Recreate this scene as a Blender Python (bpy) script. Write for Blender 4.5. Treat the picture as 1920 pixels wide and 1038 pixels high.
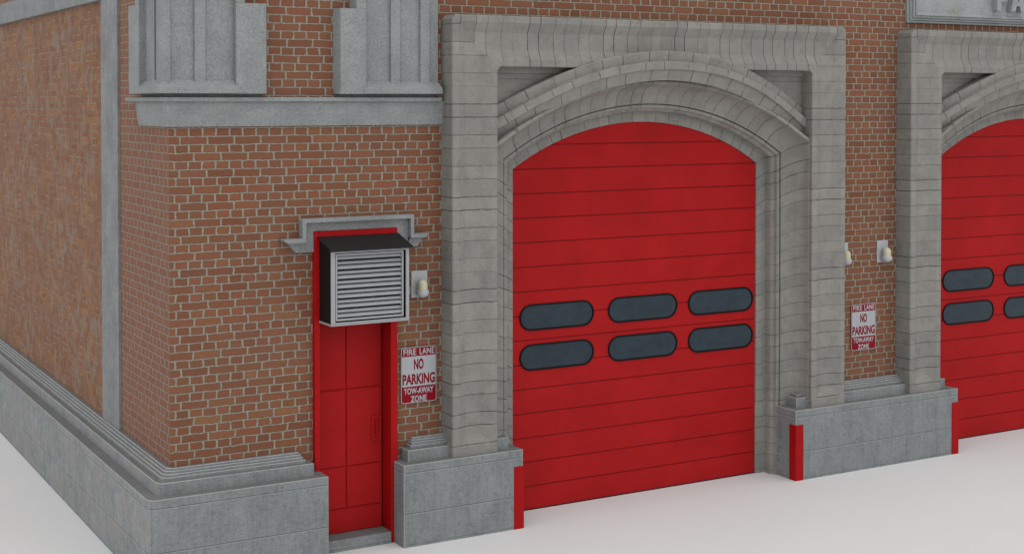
import bpy, bmesh, math, random
import numpy as np
from mathutils import Vector, Matrix
R = math.radians
for o in list(bpy.data.objects): bpy.data.objects.remove(o)
scene = bpy.context.scene

# ------------------------------------------------------------------ camera
cam_d = bpy.data.cameras.new('camera')
cam = bpy.data.objects.new('camera', cam_d)
scene.collection.objects.link(cam)
cam.location = (-3.4588, -11.792, 4.0)
cam.rotation_euler = (R(90 - 1.0828), 0, R(-29.8216))
cam_d.sensor_width = 36.0
cam_d.lens = 2683.57 / 1920 * 36
cam_d.shift_y = -(519 - 239.96) / 1920
cam_d.clip_end = 1000
scene.camera = cam

# ------------------------------------------------------------------ light: bright overcast
world = bpy.data.worlds.new('World'); scene.world = world
world.use_nodes = True
wt = world.node_tree
bg = wt.nodes['Background']
sky = wt.nodes.new('ShaderNodeTexSky'); sky.sky_type = 'NISHITA'
sky.sun_disc = False
SUN_EL, SUN_AZ = 78.0, 190.0            # azimuth clockwise from +y
sky.sun_elevation = R(SUN_EL); sky.sun_rotation = R(SUN_AZ)
sky.dust_density = 1.0; sky.air_density = 1.0; sky.ozone_density = 1.0
hs = wt.nodes.new('ShaderNodeHueSaturation'); hs.inputs['Saturation'].default_value = 0.10
wt.links.new(sky.outputs[0], hs.inputs['Color'])
wt.links.new(hs.outputs[0], bg.inputs['Color'])
bg.inputs['Strength'].default_value = 0.15
sun_d = bpy.data.lights.new('sun', 'SUN'); sun_d.energy = 0.5; sun_d.angle = R(60)
sun_d.color = (1.0, 0.985, 0.96)
sun = bpy.data.objects.new('sun', sun_d); scene.collection.objects.link(sun)
az, el = R(SUN_AZ), R(SUN_EL)
sdir = Vector((math.sin(az) * math.cos(el), math.cos(az) * math.cos(el), math.sin(el)))
sun.rotation_euler = sdir.to_track_quat('Z', 'Y').to_euler()
scene.view_settings.view_transform = 'Standard'
scene.view_settings.look = 'None'
scene.view_settings.exposure = 0.28
scene.view_settings.gamma = 1.0
scene.render.engine = 'CYCLES'
try:
    scene.cycles.max_bounces = 4
    scene.cycles.diffuse_bounces = 1
except Exception: pass

# ------------------------------------------------------------------ node helper
class NT:
    def __init__(s, name):
        s.m = bpy.data.materials.new(name); s.m.use_nodes = True
        s.t = s.m.node_tree; s.p = s.t.nodes['Principled BSDF']
    def n(s, typ, **k):
        nd = s.t.nodes.new(typ)
        for a, b in k.items(): setattr(nd, a, b)
        return nd
    def l(s, a, b): s.t.links.new(a, b)
    def put(s, v, sock):
        if isinstance(v, bpy.types.NodeSocket): s.l(v, sock)
        else: sock.default_value = v
    def math(s, op, a, b=0.0, c=0.0, clamp=False):
        nd = s.n('ShaderNodeMath', operation=op); nd.use_clamp = clamp
        s.put(a, nd.inputs[0]); s.put(b, nd.inputs[1]); s.put(c, nd.inputs[2])
        return nd.outputs[0]
    def mix(s, f, a, b, mode='MIX'):
        nd = s.n('ShaderNodeMix', data_type='RGBA', blend_type=mode)
        s.put(f, nd.inputs[0]); s.put(a, nd.inputs[6]); s.put(b, nd.inputs[7])
        return nd.outputs[2]
    def mixf(s, f, a, b):
        nd = s.n('ShaderNodeMix', data_type='FLOAT')
        s.put(f, nd.inputs[0]); s.put(a, nd.inputs[2]); s.put(b, nd.inputs[3])
        return nd.outputs[0]
    def rng(s, v, a, b, c=0.0, d=1.0, smooth=False):
        nd = s.n('ShaderNodeMapRange'); nd.clamp = True
        if smooth: nd.interpolation_type = 'SMOOTHSTEP'
        s.put(v, nd.inputs[0])
        for i, x in enumerate((a, b, c, d)): s.put(x, nd.inputs[i + 1])
        return nd.outputs[0]
    def noise(s, vec, scale, detail=4, rough=0.55, dist=0.0, dim='3D'):
        nd = s.n('ShaderNodeTexNoise', noise_dimensions=dim)
        s.l(vec, nd.inputs['Vector'])
        nd.inputs['Scale'].default_value = scale; nd.inputs['Detail'].default_value = detail
        nd.inputs['Roughness'].default_value = rough; nd.inputs['Distortion'].default_value = dist
        return nd.outputs['Fac']
    def comb(s, x=0.0, y=0.0, z=0.0):
        nd = s.n('ShaderNodeCombineXYZ')
        for i, v in enumerate((x, y, z)): s.put(v, nd.inputs[i])
        return nd.outputs[0]
    def sep(s, v):
        nd = s.n('ShaderNodeSeparateXYZ'); s.l(v, nd.inputs[0]); return nd.outputs
    def pos(s): return s.n('ShaderNodeNewGeometry').outputs['Position']
    def uv(s): return s.n('ShaderNodeUVMap').outputs[0]
    def scale(s, v, sx, sy, sz):
        nd = s.n('ShaderNodeVectorMath', operation='MULTIPLY')
        s.l(v, nd.inputs[0]); nd.inputs[1].default_value = (sx, sy, sz); return nd.outputs[0]
    def white(s, v, dim='3D'):
        nd = s.n('ShaderNodeTexWhiteNoise', noise_dimensions=dim); s.l(v, nd.inputs['Vector'])
        return nd.outputs['Value'], nd.outputs['Color']
    def bump(s, h, dist, strength=1.0, prev=None):
        nd = s.n('ShaderNodeBump'); nd.inputs['Strength'].default_value = strength
        nd.inputs['Distance'].default_value = dist; s.l(h, nd.inputs['Height'])
        if prev is not None: s.l(prev, nd.inputs['Normal'])
        s.l(nd.outputs[0], s.p.inputs['Normal']); return nd.outputs[0]
    def base(s, c, rough=0.7, spec=0.3):
        s.put(c, s.p.inputs['Base Color']); s.put(rough, s.p.inputs['Roughness'])
        s.p.inputs['Specular IOR Level'].default_value = spec
def rgb(r, g, b): return (r, g, b, 1.0)

# ------------------------------------------------------------------ materials
CH = 0.06975
def brick_material(name, axis, weathered=False):
    T = NT(name); P = T.pos(); X, Y, Z = T.sep(P)
    U = X if axis == 'x' else Y
    # hand laid wobble of the courses
    w1 = T.noise(P, 7.0, 2); w2 = T.noise(P, 30.0, 3)
    wob = T.math('ADD', T.math('MULTIPLY', T.math('SUBTRACT', w1, 0.5), 0.016), T.math('MULTIPLY', T.math('SUBTRACT', w2, 0.5), 0.014))
    w3 = T.noise(T.scale(P, 1.3, 1.3, 1.3), 9.0, 2); w4 = T.noise(T.scale(P, 1.0, 1.0, 1.1), 38.0, 3)
    wobu = T.math('ADD', T.math('MULTIPLY', T.math('SUBTRACT', w3, 0.5), 0.022), T.math('MULTIPLY', T.math('SUBTRACT', w4, 0.5), 0.014))
    z = T.math('DIVIDE', T.math('ADD', T.math('SUBTRACT', Z, 0.0028), wob), CH)
    row = T.math('FLOOR', z); fz = T.math('SUBTRACT', z, row)
    par = T.math('FLOORED_MODULO', row, 2.0)
    quad = T.math('FLOORED_MODULO', row, 4.0)
    L = T.mixf(par, 0.237, 0.1185)
    two = T.math('GREATER_THAN', quad, 1.5)
    so = T.mixf(two, 0.088, 0.2065)
    off = T.mixf(par, so, 0.045)
    rr, _ = T.white(T.comb(row, 3.3, 1.7))
    jit = T.math('MULTIPLY', T.math('SUBTRACT', rr, 0.5), 0.016)
    u = T.math('DIVIDE', T.math('ADD', T.math('ADD', T.math('SUBTRACT', U, off), wobu), jit), L)
    col = T.math('FLOOR', u); fu = T.math('SUBTRACT', u, col)
    dz = T.math('MULTIPLY', T.math('MINIMUM', fz, T.math('SUBTRACT', 1.0, fz)), CH)
    du = T.math('MULTIPLY', T.math('MINIMUM', fu, T.math('SUBTRACT', 1.0, fu)), L)
    d = T.math('SMOOTH_MIN', T.math('ADD', dz, 0.0024), T.math('SUBTRACT', du, 0.0010), 0.007)
    edge = T.math('ADD', d, T.math('MULTIPLY', T.math('SUBTRACT', T.noise(P, 90.0, 3), 0.5), 0.006))
    brick = T.rng(edge, 0.0062, 0.0098, 0, 1, True)
    cv, cc = T.white(T.comb(row, col, 0.5))
    cv2, _ = T.white(T.comb(col, row, 9.5))
    cr = T.n('ShaderNodeValToRGB'); T.l(cv, cr.inputs[0])
    e = cr.color_ramp; e.elements[0].position = 0.0; e.elements[0].color = rgb(0.225, 0.078, 0.046)
    e.elements[1].position = 1.0; e.elements[1].color = rgb(0.305, 0.128, 0.052)
    for p_, c_ in ((0.12, (0.262, 0.085, 0.050)), (0.6, (0.290, 0.091, 0.052)), (0.92, (0.285, 0.098, 0.050)), (0.965, (0.290, 0.112, 0.050))):
        q = e.elements.new(p_); q.color = rgb(*c_)
    blot = T.noise(P, 22.0, 5, 0.65)
    c = T.mix(T.rng(blot, 0.40, 0.70, 0, 0.65), cr.outputs[0], rgb(0.215, 0.098, 0.064))
    c = T.mix(T.rng(T.noise(P, 3.0, 3), 0.4, 0.65, 0, 0.25), c, rgb(0.24, 0.108, 0.068))
    fine = T.noise(P, 160.0, 3)
    c = T.mix(1.0, c, T.mix(T.rng(fine, 0.3, 0.7), rgb(0.80, 0.80, 0.80), rgb(1.16, 1.16, 1.16)), 'MULTIPLY')
    rim = T.math('MULTIPLY', T.rng(edge, 0.008, 0.019, 0.70, 0.0), T.rng(T.noise(P, 14.0, 3), 0.35, 0.6, 0.25, 1.0))
    c = T.mix(rim, c, rgb(0.155, 0.100, 0.070))
    c = T.mix(1.0, c, T.mix(T.rng(cv2, 0, 1), rgb(0.86, 0.86, 0.86), rgb(1.1, 1.1, 1.1)), 'MULTIPLY')
    mn = T.noise(P, 45.0, 4)
    mort = T.mix(T.rng(mn, 0.3, 0.7), rgb(0.225, 0.192, 0.148), rgb(0.392, 0.348, 0.280))
    if weathered:
        g1 = T.noise(T.scale(P, 1, 1.0, 0.75), 6.5, 5, 0.7, 0.5)
        g2 = T.noise(T.scale(P, 1, 1.0, 0.7), 17.0, 4, 0.7)
        big = T.noise(T.scale(P, 1, 1.0, 0.8), 1.1, 4, 0.6)
        ob = T.noise(P, 1.5, 4, 0.65, 0.6)
        cvo, _ = T.white(T.comb(col, row, 4.4))
        of = T.math('MULTIPLY', T.rng(ob, 0.38, 0.58), T.rng(T.math('ADD', cvo, T.math('MULTIPLY', g2, 0.5)), 0.72, 0.95))
        c = T.mix(0.45, c, rgb(0.255, 0.130, 0.062))
        c = T.mix(T.math('MULTIPLY', of, 0.80), c, rgb(0.335, 0.155, 0.055))
        mv = T.math('MULTIPLY', T.rng(T.noise(P, 4.5, 3, 0.6), 0.47, 0.62), 0.75)
        mort = T.mix(mv, T.mix(0.5, c, rgb(0.20, 0.12, 0.08)), rgb(0.36, 0.285, 0.195))
        bed = T.rng(dz, 0.003, 0.009, 0, 1)
        body = T.mix(T.mixf(0.85, brick, bed), mort, c)
        body = T.mix(T.math('MULTIPLY', T.rng(g1, 0.46, 0.62), T.rng(big, 0.36, 0.60, 0.30, 0.85)), body, rgb(0.270, 0.224, 0.188))
        body = T.mix(T.math('MULTIPLY', T.rng(g2, 0.54, 0.72), 0.55), body, rgb(0.325, 0.285, 0.262))
        body = T.mix(T.math('MULTIPLY', T.rng(g2, 0.28, 0.44, 1, 0), 0.50), body, rgb(0.18, 0.095, 0.06))
        fs = T.noise(P, 70.0, 3)
        body = T.mix(1.0, body, T.mix(T.rng(fs, 0.3, 0.7), rgb(0.86, 0.86, 0.86), rgb(1.12, 1.12, 1.12)), 'MULTIPLY')
        T.base(body, 0.85, 0.2)
        T.bump(brick, 0.002, 0.4)
    else:
        c = T.mix(1.0, c, rgb(0.95, 0.97, 0.84), 'MULTIPLY'); c = T.mix(T.rng(T.noise(P, 1.4, 3), 0.35, 0.65, 0.06, 0.26), c, rgb(0.19, 0.125, 0.092))
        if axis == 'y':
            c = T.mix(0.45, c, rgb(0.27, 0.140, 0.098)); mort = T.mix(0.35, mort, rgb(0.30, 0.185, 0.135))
        body = T.mix(brick, mort, c)
        T.base(body, 0.85, 0.2)
        h = T.math('ADD', brick, T.math('MULTIPLY', blot, 0.35))
        T.bump(h, 0.007, 0.9)
    return T.m

def stone_material(name='limestone', mul=1.0, jst=1.0, jmin=0.22):
    """dressed limestone blocks: UV.x runs along the moulding in metres, UV.y across it"""
    T = NT(name); UV = T.uv(); s, v, _ = T.sep(UV); P = T.pos()
    s = T.math('MULTIPLY', s, mul)
    wv = T.noise(T.comb(T.math('MULTIPLY', s, 1.0), T.math('MULTIPLY', v, 6.0), 0.0), 3.0, 3)
    wf = T.noise(UV, 60.0, 2)
    s2 = T.math('ADD', s, T.math('ADD', T.math('MULTIPLY', T.math('SUBTRACT', wv, 0.5), 0.010 * mul), T.math('MULTIPLY', T.math('SUBTRACT', wf, 0.5), 0.004 * mul)))
    k = T.math('DIVIDE', T.math('SUBTRACT', s2, 0.841), 0.2845)
    kf = T.math('FLOOR', k); m = T.math('MULTIPLY', T.math('SUBTRACT', k, kf), 0.2845)
    d1 = T.math('MINIMUM', m, T.math('SUBTRACT', 0.2845, m))
    d2 = T.math('ABSOLUTE', T.math('SUBTRACT', m, 0.164))
    d = T.math('MINIMUM', d1, d2)
    blk = T.math('ADD', T.math('MULTIPLY', kf, 2.0), T.math('GREATER_THAN', m, 0.164))
    jid = T.math('ADD', T.math('MULTIPLY', kf, 2.0), T.math('GREATER_THAN', m, 0.082))
    br, _ = T.white(T.comb(blk, 2.0, 4.0))
    jr, _ = T.white(T.comb(jid, 7.0, 1.0))
    strength = T.mixf(jr, jmin, 1.0)
    patch = T.rng(T.noise(UV, 9.0, 2), 0.3, 0.55, 0.45, 1.0)
    joint = T.math('MULTIPLY', T.math('MULTIPLY', T.rng(d, 0.0022 * mul, 0.0056 * mul, jst, 0), strength), patch)
    # faint cross joints
    cpos = T.mixf(br, 0.08, 0.40)
    cd = T.math('ABSOLUTE', T.math('SUBTRACT', v, cpos))
    cross = T.math('MULTIPLY', T.rng(cd, 0.001, 0.004, 0.38, 0), T.rng(T.noise(UV, 25.0, 2), 0.4, 0.6))
    n1 = T.noise(P, 5.0, 5, 0.6); n2 = T.noise(P, 45.0, 5, 0.65); n3 = T.noise(P, 260.0, 3, 0.6)
    c = T.mix(T.rng(n1, 0.34, 0.66), rgb(0.270, 0.258, 0.230), rgb(0.358, 0.338, 0.298))
    c = T.mix(T.rng(n2, 0.35, 0.72, 0, 0.65), c, rgb(0.385, 0.378, 0.348))
    n5 = T.noise(P, 14.0, 4, 0.65)
    c = T.mix(T.rng(n5, 0.30, 0.48, 0.45, 0), c, rgb(0.225, 0.212, 0.188))
    c = T.mix(1.0, c, T.mix(br, rgb(0.93, 0.93, 0.94) if mul < 1 else rgb(0.89, 0.89, 0.905), rgb(1.05, 1.045, 1.035)), 'MULTIPLY')
    c = T.mix(1.0, c, T.mix(T.rng(n3, 0.3, 0.7), rgb(0.90, 0.90, 0.90), rgb(1.08, 1.08, 1.08)), 'MULTIPLY')
    pit = T.rng(T.noise(P, 85.0, 2), 0.68, 0.78, 0, 0.35)
    c = T.mix(pit, c, rgb(0.17, 0.155, 0.13))
    c = T.mix(T.math('MAXIMUM', joint, cross), c, rgb(0.045, 0.038, 0.032))
    c = T.mix(1.0, c, rgb(0.88, 0.88, 0.885), 'MULTIPLY')
    T.base(c, 0.8, 0.25)
    h = T.math('SUBTRACT', T.math('MULTIPLY', n2, 0.25), T.math('MULTIPLY', joint, 1.0))
    T.bump(h, 0.004, 0.7)
    return T.m

def concrete_material(name, axis='x', stretched=False):
    T = NT(name); P = T.pos(); X, Y, Z = T.sep(P)
    U = X if axis == 'x' else Y
    Q = T.scale(P, 1.0, 0.6, 1.0) if stretched else P
    n1 = T.noise(Q, 3.4, 6, 0.62, 0.3); n2 = T.noise(Q, 28.0, 6, 0.7, 0.4); n3 = T.noise(P, 170.0, 3, 0.6)
    nv = T.noise(T.scale(P, 9.0, 9.0, 0.8), 4.0, 4, 0.65)
    nh = T.noise(T.scale(P, 1.6, 1.6, 16.0), 5.0, 4, 0.65)
    n4 = T.noise(Q, 75.0, 4, 0.7, 0.3)
    c = T.mix(T.rng(n1, 0.30, 0.70), rgb(0.225, 0.240, 0.243), rgb(0.325, 0.342, 0.342))
    c = T.mix(1.0, c, T.mix(T.rng(n4, 0.3, 0.7), rgb(0.74, 0.74, 0.74), rgb(1.26, 1.26, 1.26)), 'MULTIPLY')
    c = T.mix(T.rng(n2, 0.44, 0.74, 0, 0.55), c, rgb(0.375, 0.395, 0.395))
    c = T.mix(T.rng(n2, 0.28, 0.44, 0.5, 0.0), c, rgb(0.14, 0.152, 0.155))
    c = T.mix(T.rng(nv, 0.48, 0.70, 0, 0.45), c, rgb(0.17, 0.18, 0.185))
    c = T.mix(T.rng(nh, 0.50, 0.72, 0, 0.42), c, rgb(0.40, 0.41, 0.41))
    c = T.mix(1.0, c, T.mix(T.rng(n3, 0.3, 0.7), rgb(0.82, 0.82, 0.82), rgb(1.14, 1.14, 1.14)), 'MULTIPLY')
    pit = T.rng(T.noise(P, 75.0, 2), 0.70, 0.77, 0, 0.7)
    c = T.mix(pit, c, rgb(0.08, 0.085, 0.09))
    if stretched:
        b = T.noise(T.scale(P, 1, 0.9, 1.6), 2.4, 4, 0.6)
        q1 = T.noise(T.scale(P, 1, 1.0, 1.0), 9.0, 5, 0.7, 0.4)
        c = T.mix(T.rng(q1, 0.50, 0.72, 0, 0.6), c, rgb(0.42, 0.415, 0.40)); c = T.mix(T.rng(q1, 0.30, 0.48, 0.6, 0), c, rgb(0.19, 0.192, 0.20))
        c = T.mix(T.rng(b, 0.42, 0.66, 0, 0.55), c, rgb(0.315, 0.295, 0.265))
    # thin casting lines
    wob = T.math('MULTIPLY', T.math('SUBTRACT', T.noise(P, 6.0, 2), 0.5), 0.006)
    zz = T.math('ADD', Z, wob)
    ln = None
    for z0, st in ((0.668, 0.75), (0.302, 0.8), (0.022, 0.5)):
        q = T.rng(T.math('ABSOLUTE', T.math('SUBTRACT', zz, z0)), 0.0015, 0.0045, st, 0)
        ln = q if ln is None else T.math('MAXIMUM', ln, q)
    fv = T.math('FLOORED_MODULO', T.math('ADD', U, T.math('MULTIPLY', T.math('GREATER_THAN', zz, 0.302), 0.21)), 0.47)
    fl = T.math('MULTIPLY', T.rng(T.math('ABSOLUTE', T.math('SUBTRACT', fv, 0.2)), 0.001, 0.0035, 0.35, 0), T.math('LESS_THAN', zz, 0.668))
    ln = T.math('MAXIMUM', ln, fl)
    inband = T.math('LESS_THAN', Z, 0.735)
    ln = T.math('MULTIPLY', ln, inband)
    hl = T.math('MAXIMUM', T.rng(T.math('ABSOLUTE', T.math('SUBTRACT', zz, 0.661)), 0.001, 0.005, 0.5, 0), T.rng(T.math('ABSOLUTE', T.math('SUBTRACT', zz, 0.295)), 0.001, 0.005, 0.5, 0))
    c = T.mix(T.math('MULTIPLY', hl, inband), c, rgb(0.5, 0.51, 0.51))
    c = T.mix(ln, c, rgb(0.09, 0.095, 0.10))
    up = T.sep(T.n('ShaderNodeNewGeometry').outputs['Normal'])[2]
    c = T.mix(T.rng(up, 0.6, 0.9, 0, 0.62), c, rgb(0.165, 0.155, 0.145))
    k = 0.99 if stretched else 0.86
    c = T.mix(1.0, c, rgb(k, k, k), 'MULTIPLY')
    T.base(c, 0.8, 0.3)
    T.bump(T.math('SUBTRACT', T.math('MULTIPLY', n2, 0.5), ln), 0.004, 0.6)
    return T.m

def stucco_material(name, tint=(1, 1, 1), bump=0.006):
    T = NT(name); P = T.pos()
    n1 = T.noise(P, 4.0, 4); n2 = T.noise(P, 62.0, 4, 0.6, 0.3); n3 = T.noise(P, 130.0, 3, 0.6)
    a = [0.285 * tint[0], 0.298 * tint[1], 0.300 * tint[2]]; b = [0.345 * tint[0], 0.357 * tint[1], 0.357 * tint[2]]
    c = T.mix(T.rng(n1, 0.35, 0.65), rgb(*a), rgb(*b))
    c = T.mix(1.0, c, T.mix(T.rng(n2, 0.3, 0.7), rgb(0.78, 0.78, 0.78), rgb(1.19, 1.19, 1.19)), 'MULTIPLY')
    T.base(c, 0.85, 0.25)
    T.bump(T.math('ADD', n2, T.math('MULTIPLY', n3, 0.4)), bump, 0.75)
    return T.m

def strip_material():
    T = NT('side_concrete'); P = T.pos()
    nv = T.noise(T.scale(P, 1, 22.0, 1.2), 3.0, 5, 0.65); n1 = T.noise(P, 3.0, 5, 0.6); nh = T.noise(T.scale(P, 1, 1, 9), 2.2, 4, 0.6)
    c = T.mix(T.rng(n1, 0.3, 0.7), rgb(0.23, 0.24, 0.25), rgb(0.335, 0.345, 0.355))
    c = T.mix(T.rng(nv, 0.44, 0.66, 0, 0.60), c, rgb(0.175, 0.18, 0.185)); ns = T.noise(P, 26.0, 5, 0.7); c = T.mix(1.0, c, T.mix(T.rng(ns, 0.3, 0.7), rgb(0.84, 0.84, 0.84), rgb(1.18, 1.18, 1.18)), 'MULTIPLY')
    c = T.mix(T.rng(nh, 0.52, 0.75, 0, 0.35), c, rgb(0.36, 0.365, 0.37))
    c = T.mix(1.0, c, rgb(0.96, 0.95, 0.93), 'MULTIPLY')
    T.base(c, 0.85, 0.2); T.bump(nv, 0.003, 0.5)
    return T.m

def red_material(name, col=(0.43, 0.011, 0.012), rough=0.55):
    T = NT(name); P = T.pos()
    n1 = T.noise(P, 2.2, 4, 0.6, 0.4); nh = T.noise(T.scale(P, 3.0, 3.0, 40.0), 1.6, 4, 0.6); n3 = T.noise(T.scale(P, 1.6, 1.6, 9.0), 12.0, 4, 0.7)
    c = T.mix(T.rng(n1, 0.3, 0.7), rgb(*[x * 0.86 for x in col]), rgb(*[x * 1.06 for x in col]))
    c = T.mix(T.rng(nh, 0.45, 0.8, 0, 0.30), c, rgb(col[0] * 0.80, col[1] * 1.9, col[2] * 1.8))
    c = T.mix(T.rng(n3, 0.55, 0.85, 0, 0.25), c, rgb(col[0] * 1.0, 0.030, 0.028))
    T.base(c, T.rng(n3, 0.3, 0.7, rough - 0.04, rough + 0.12), 0.10)
    T.bump(T.math('ADD', nh, T.math('MULTIPLY', n3, 0.6)), 0.0015, 0.35)
    return T.m

def paint_material(name, col, rough=0.45, spec=0.4, var=0.06, metallic=0.0):
    T = NT(name); P = T.pos(); n = T.noise(P, 18.0, 5, 0.65)
    c = T.mix(T.rng(n, 0.3, 0.7), rgb(*[x * (1 - var) for x in col]), rgb(*[x * (1 + var) for x in col]))
    T.base(c, rough, spec); T.p.inputs['Metallic'].default_value = metallic
    return T.m

def glass_material():
    T = NT('tinted_glass'); P = T.pos()
    n = T.noise(T.scale(P, 1.2, 1.2, 1.8), 4.5, 4, 0.6, 0.8)
    c = T.mix(T.rng(n, 0.35, 0.65), rgb(0.012, 0.020, 0.028), rgb(0.021, 0.033, 0.044))
    T.base(c, T.rng(n, 0.3, 0.7, 0.10, 0.20), 0.5)
    T.p.inputs['Specular Tint'].default_value = rgb(0.72, 0.88, 1.0)
    return T.m

def ground_material():
    T = NT('pale_ground'); P = T.pos(); n = T.noise(P, 0.7, 3); n2 = T.noise(P, 40.0, 3)
    c = T.mix(T.rng(n, 0.3, 0.7), rgb(0.775, 0.765, 0.75), rgb(0.80, 0.79, 0.775))
    c = T.mix(T.rng(n2, 0.3, 0.7, 0, 0.25), c, rgb(0.76, 0.75, 0.735))
    T.base(c, 0.75, 0.2)
    return T.m

M = dict(
    brick_x=brick_material('brick_front', 'x'), brick_y=brick_material('brick_return', 'y'),
    brick_w=brick_material('brick_weathered', 'y', True),
    stone=stone_material(), stone_arch=stone_material('arch_limestone', 1.0, 0.85, 0.35), stone_hood=stone_material('hood_limestone', 0.55, 1.0, 0.65), conc=concrete_material('plinth_concrete'), conc_y=concrete_material('plinth_concrete_side', 'y', True),
    stucco=stucco_material('grey_stucco', (1.05, 1.045, 1.04), 0.022), strip=strip_material(),
    plaque=stucco_material('plaque_stone', (1.06, 1.07, 1.06), 0.004),
    red=red_material('red_door_paint'), redj=red_material('red_frame_paint', (0.42, 0.007, 0.008), 0.5),
    redg=paint_material('dark_red_gap', (0.24, 0.003, 0.004), 0.6, 0.2),
    black=paint_material('black_metal', (0.010, 0.009, 0.009), 0.6, 0.15),
    roofm=paint_material('charcoal_roof_metal', (0.017, 0.016, 0.016), 0.6, 0.2),
    alu=paint_material('grey_aluminium', (0.37, 0.375, 0.385), 0.5, 0.35),
    rubber=paint_material('black_rubber', (0.006, 0.0065, 0.007), 0.6, 0.15),
    glass=glass_material(), ground=ground_material(),
    white=paint_material('white_enamel', (0.48, 0.49, 0.505), 0.4, 0.4, 0.03),
    ivory=paint_material('ivory_globe', (0.60, 0.57, 0.40), 0.25, 0.5, 0.03),
    signw=paint_material('sign_white', (0.43, 0.44, 0.465), 0.35, 0.4, 0.03),
    signr=paint_material('sign_red', (0.26, 0.001, 0.009), 0.45, 0.15, 0.05),
    worn=stucco_material('worn_concrete_edge', (1.22, 1.20, 1.17), 0.002),
    dark=paint_material('dark_void', (0.03, 0.03, 0.03), 0.8, 0.1),
)
def lichen(m, x, z):
    """a small green lichen stain on the plaque, fixed to the stone"""
    t = m.node_tree; T = NT.__new__(NT); T.m = m; T.t = t; T.p = t.nodes['Principled BSDF']
    X, Y, Z = T.sep(T.pos()); src = T.p.inputs['Base Color'].links[0].from_socket
    d = T.math('SQRT', T.math('ADD', T.math('POWER', T.math('MULTIPLY', T.math('SUBTRACT', X, x), 0.55), 2.0), T.math('POWER', T.math('SUBTRACT', Z, z), 2.0)))
    n = T.noise(T.pos(), 38.0, 5, 0.7)
    f = T.math('MULTIPLY', T.rng(d, 0.02, 0.085, 1, 0), T.rng(n, 0.44, 0.58, 0, 0.8))
    T.put(T.mix(f, src, rgb(0.20, 0.21, 0.085)), T.p.inputs['Base Color'])
lichen(M['plaque'], 9.11, 5.005)

# ------------------------------------------------------------------ mesh helper
col = scene.collection
class MB:
    def __init__(s): s.v = []; s.f = []; s.uv = []; s.mi = []
    def face(s, pts, uvs=None, mi=0):
        i = len(s.v); s.v += [tuple(p) for p in pts]; s.f.append(list(range(i, i + len(pts))))
        s.uv.append(uvs if uvs else [(p[2], p[0] + p[1]) for p in pts]); s.mi.append(mi)
    def box(s, x0, x1, y0, y1, z0, z1, mi=0):
        a = [(x0, y0, z0), (x1, y0, z0), (x1, y1, z0), (x0, y1, z0), (x0, y0, z1), (x1, y0, z1), (x1, y1, z1), (x0, y1, z1)]
        for q in ((0, 1, 5, 4), (1, 2, 6, 5), (2, 3, 7, 6), (3, 0, 4, 7), (4, 5, 6, 7), (3, 2, 1, 0)):
            s.face([a[i] for i in q], mi=mi)
    def prism(s, poly, axis, a0, a1, mi=0):
        """poly in the two other axes, extruded along axis from a0 to a1"""
        def P(p, a):
            return {'y': (p[0], a, p[1]), 'x': (a, p[0], p[1]), 'z': (p[0], p[1], a)}[axis]
        n = len(poly)
        s.face([P(p, a0) for p in poly], mi=mi); s.face([P(p, a1) for p in reversed(poly)], mi=mi)
        for i in range(n):
            p, q = poly[i], poly[(i + 1) % n]
            s.face([P(p, a0), P(p, a1), P(q, a1), P(q, a0)], mi=mi)
    def build(s, name, mats, parent=None, bevel=0.0, segs=1, smooth=None, origin=None, wear=None):
        me = bpy.data.meshes.new(name)
        me.from_pydata(s.v, [], s.f)
        ul = me.uv_layers.new(name='UVMap'); k = 0
        for f in s.uv:
            for u in f: ul.data[k].uv = u; k += 1
        if not isinstance(mats, (list, tuple)): mats = [mats]
        for m in mats: me.materials.append(m)
        for p, i in zip(me.polygons, s.mi): p.material_index = i
        bm = bmesh.new(); bm.from_mesh(me)
        bmesh.ops.remove_doubles(bm, verts=bm.verts, dist=1e-5)
        bmesh.ops.recalc_face_normals(bm, faces=bm.faces)
        if bevel and wear:
            me.materials.append(wear)
            ed = [e for e in bm.edges if len(e.link_faces) == 2 and e.calc_face_angle(0) > 0.5]
            bmesh.ops.bevel(bm, geom=ed, offset=bevel, segments=segs, affect='EDGES', profile=0.5, clamp_overlap=True, material=len(mats))
        elif bevel:
            ed = [e for e in bm.edges if len(e.link_faces) == 2 and e.calc_face_angle(0) > 0.5]
            bmesh.ops.bevel(bm, geom=ed, offset=bevel, segments=segs, affect='EDGES', profile=0.5, clamp_overlap=True)
        bm.to_mesh(me); bm.free()
        if smooth:
            for p in me.polygons: p.use_smooth = True
            me.set_sharp_from_angle(angle=R(smooth))
        o = bpy.data.objects.new(name, me); col.objects.link(o)
        if parent: place(o, parent)
        if origin is not None:
            me.transform(Matrix.Translation(-Vector(origin))); o.location = Vector(origin) - (Vector(parent_world(parent)) if parent else Vector())
        return o
def parent_world(p):
    v = Vector()
    while p: v += p.location; p = p.parent
    return v
def place(o, parent):
    """keep world-space mesh coordinates when parenting to a moved (unrotated) parent"""
    o.parent = parent
    o.location = o.location - parent_world(parent)
def empty(name, loc, label=None, cat=None, group=None, kind=None):
    o = bpy.data.objects.new(name, None); col.objects.link(o); o.location = loc; o.empty_display_size = 0.2
    tag(o, label, cat, group, kind); return o
def tag(o, label=None, cat=None, group=None, kind=None):
    if label: o['label'] = label
    if cat: o['category'] = cat
    if group: o['group'] = group
    if kind: o['kind'] = kind
    return o
def copy_tree(o, parent=None):
    c = o.copy(); col.objects.link(c)
    if parent: c.parent = parent
    for ch in list(o.children): copy_tree(ch, c)
    return c

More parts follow.
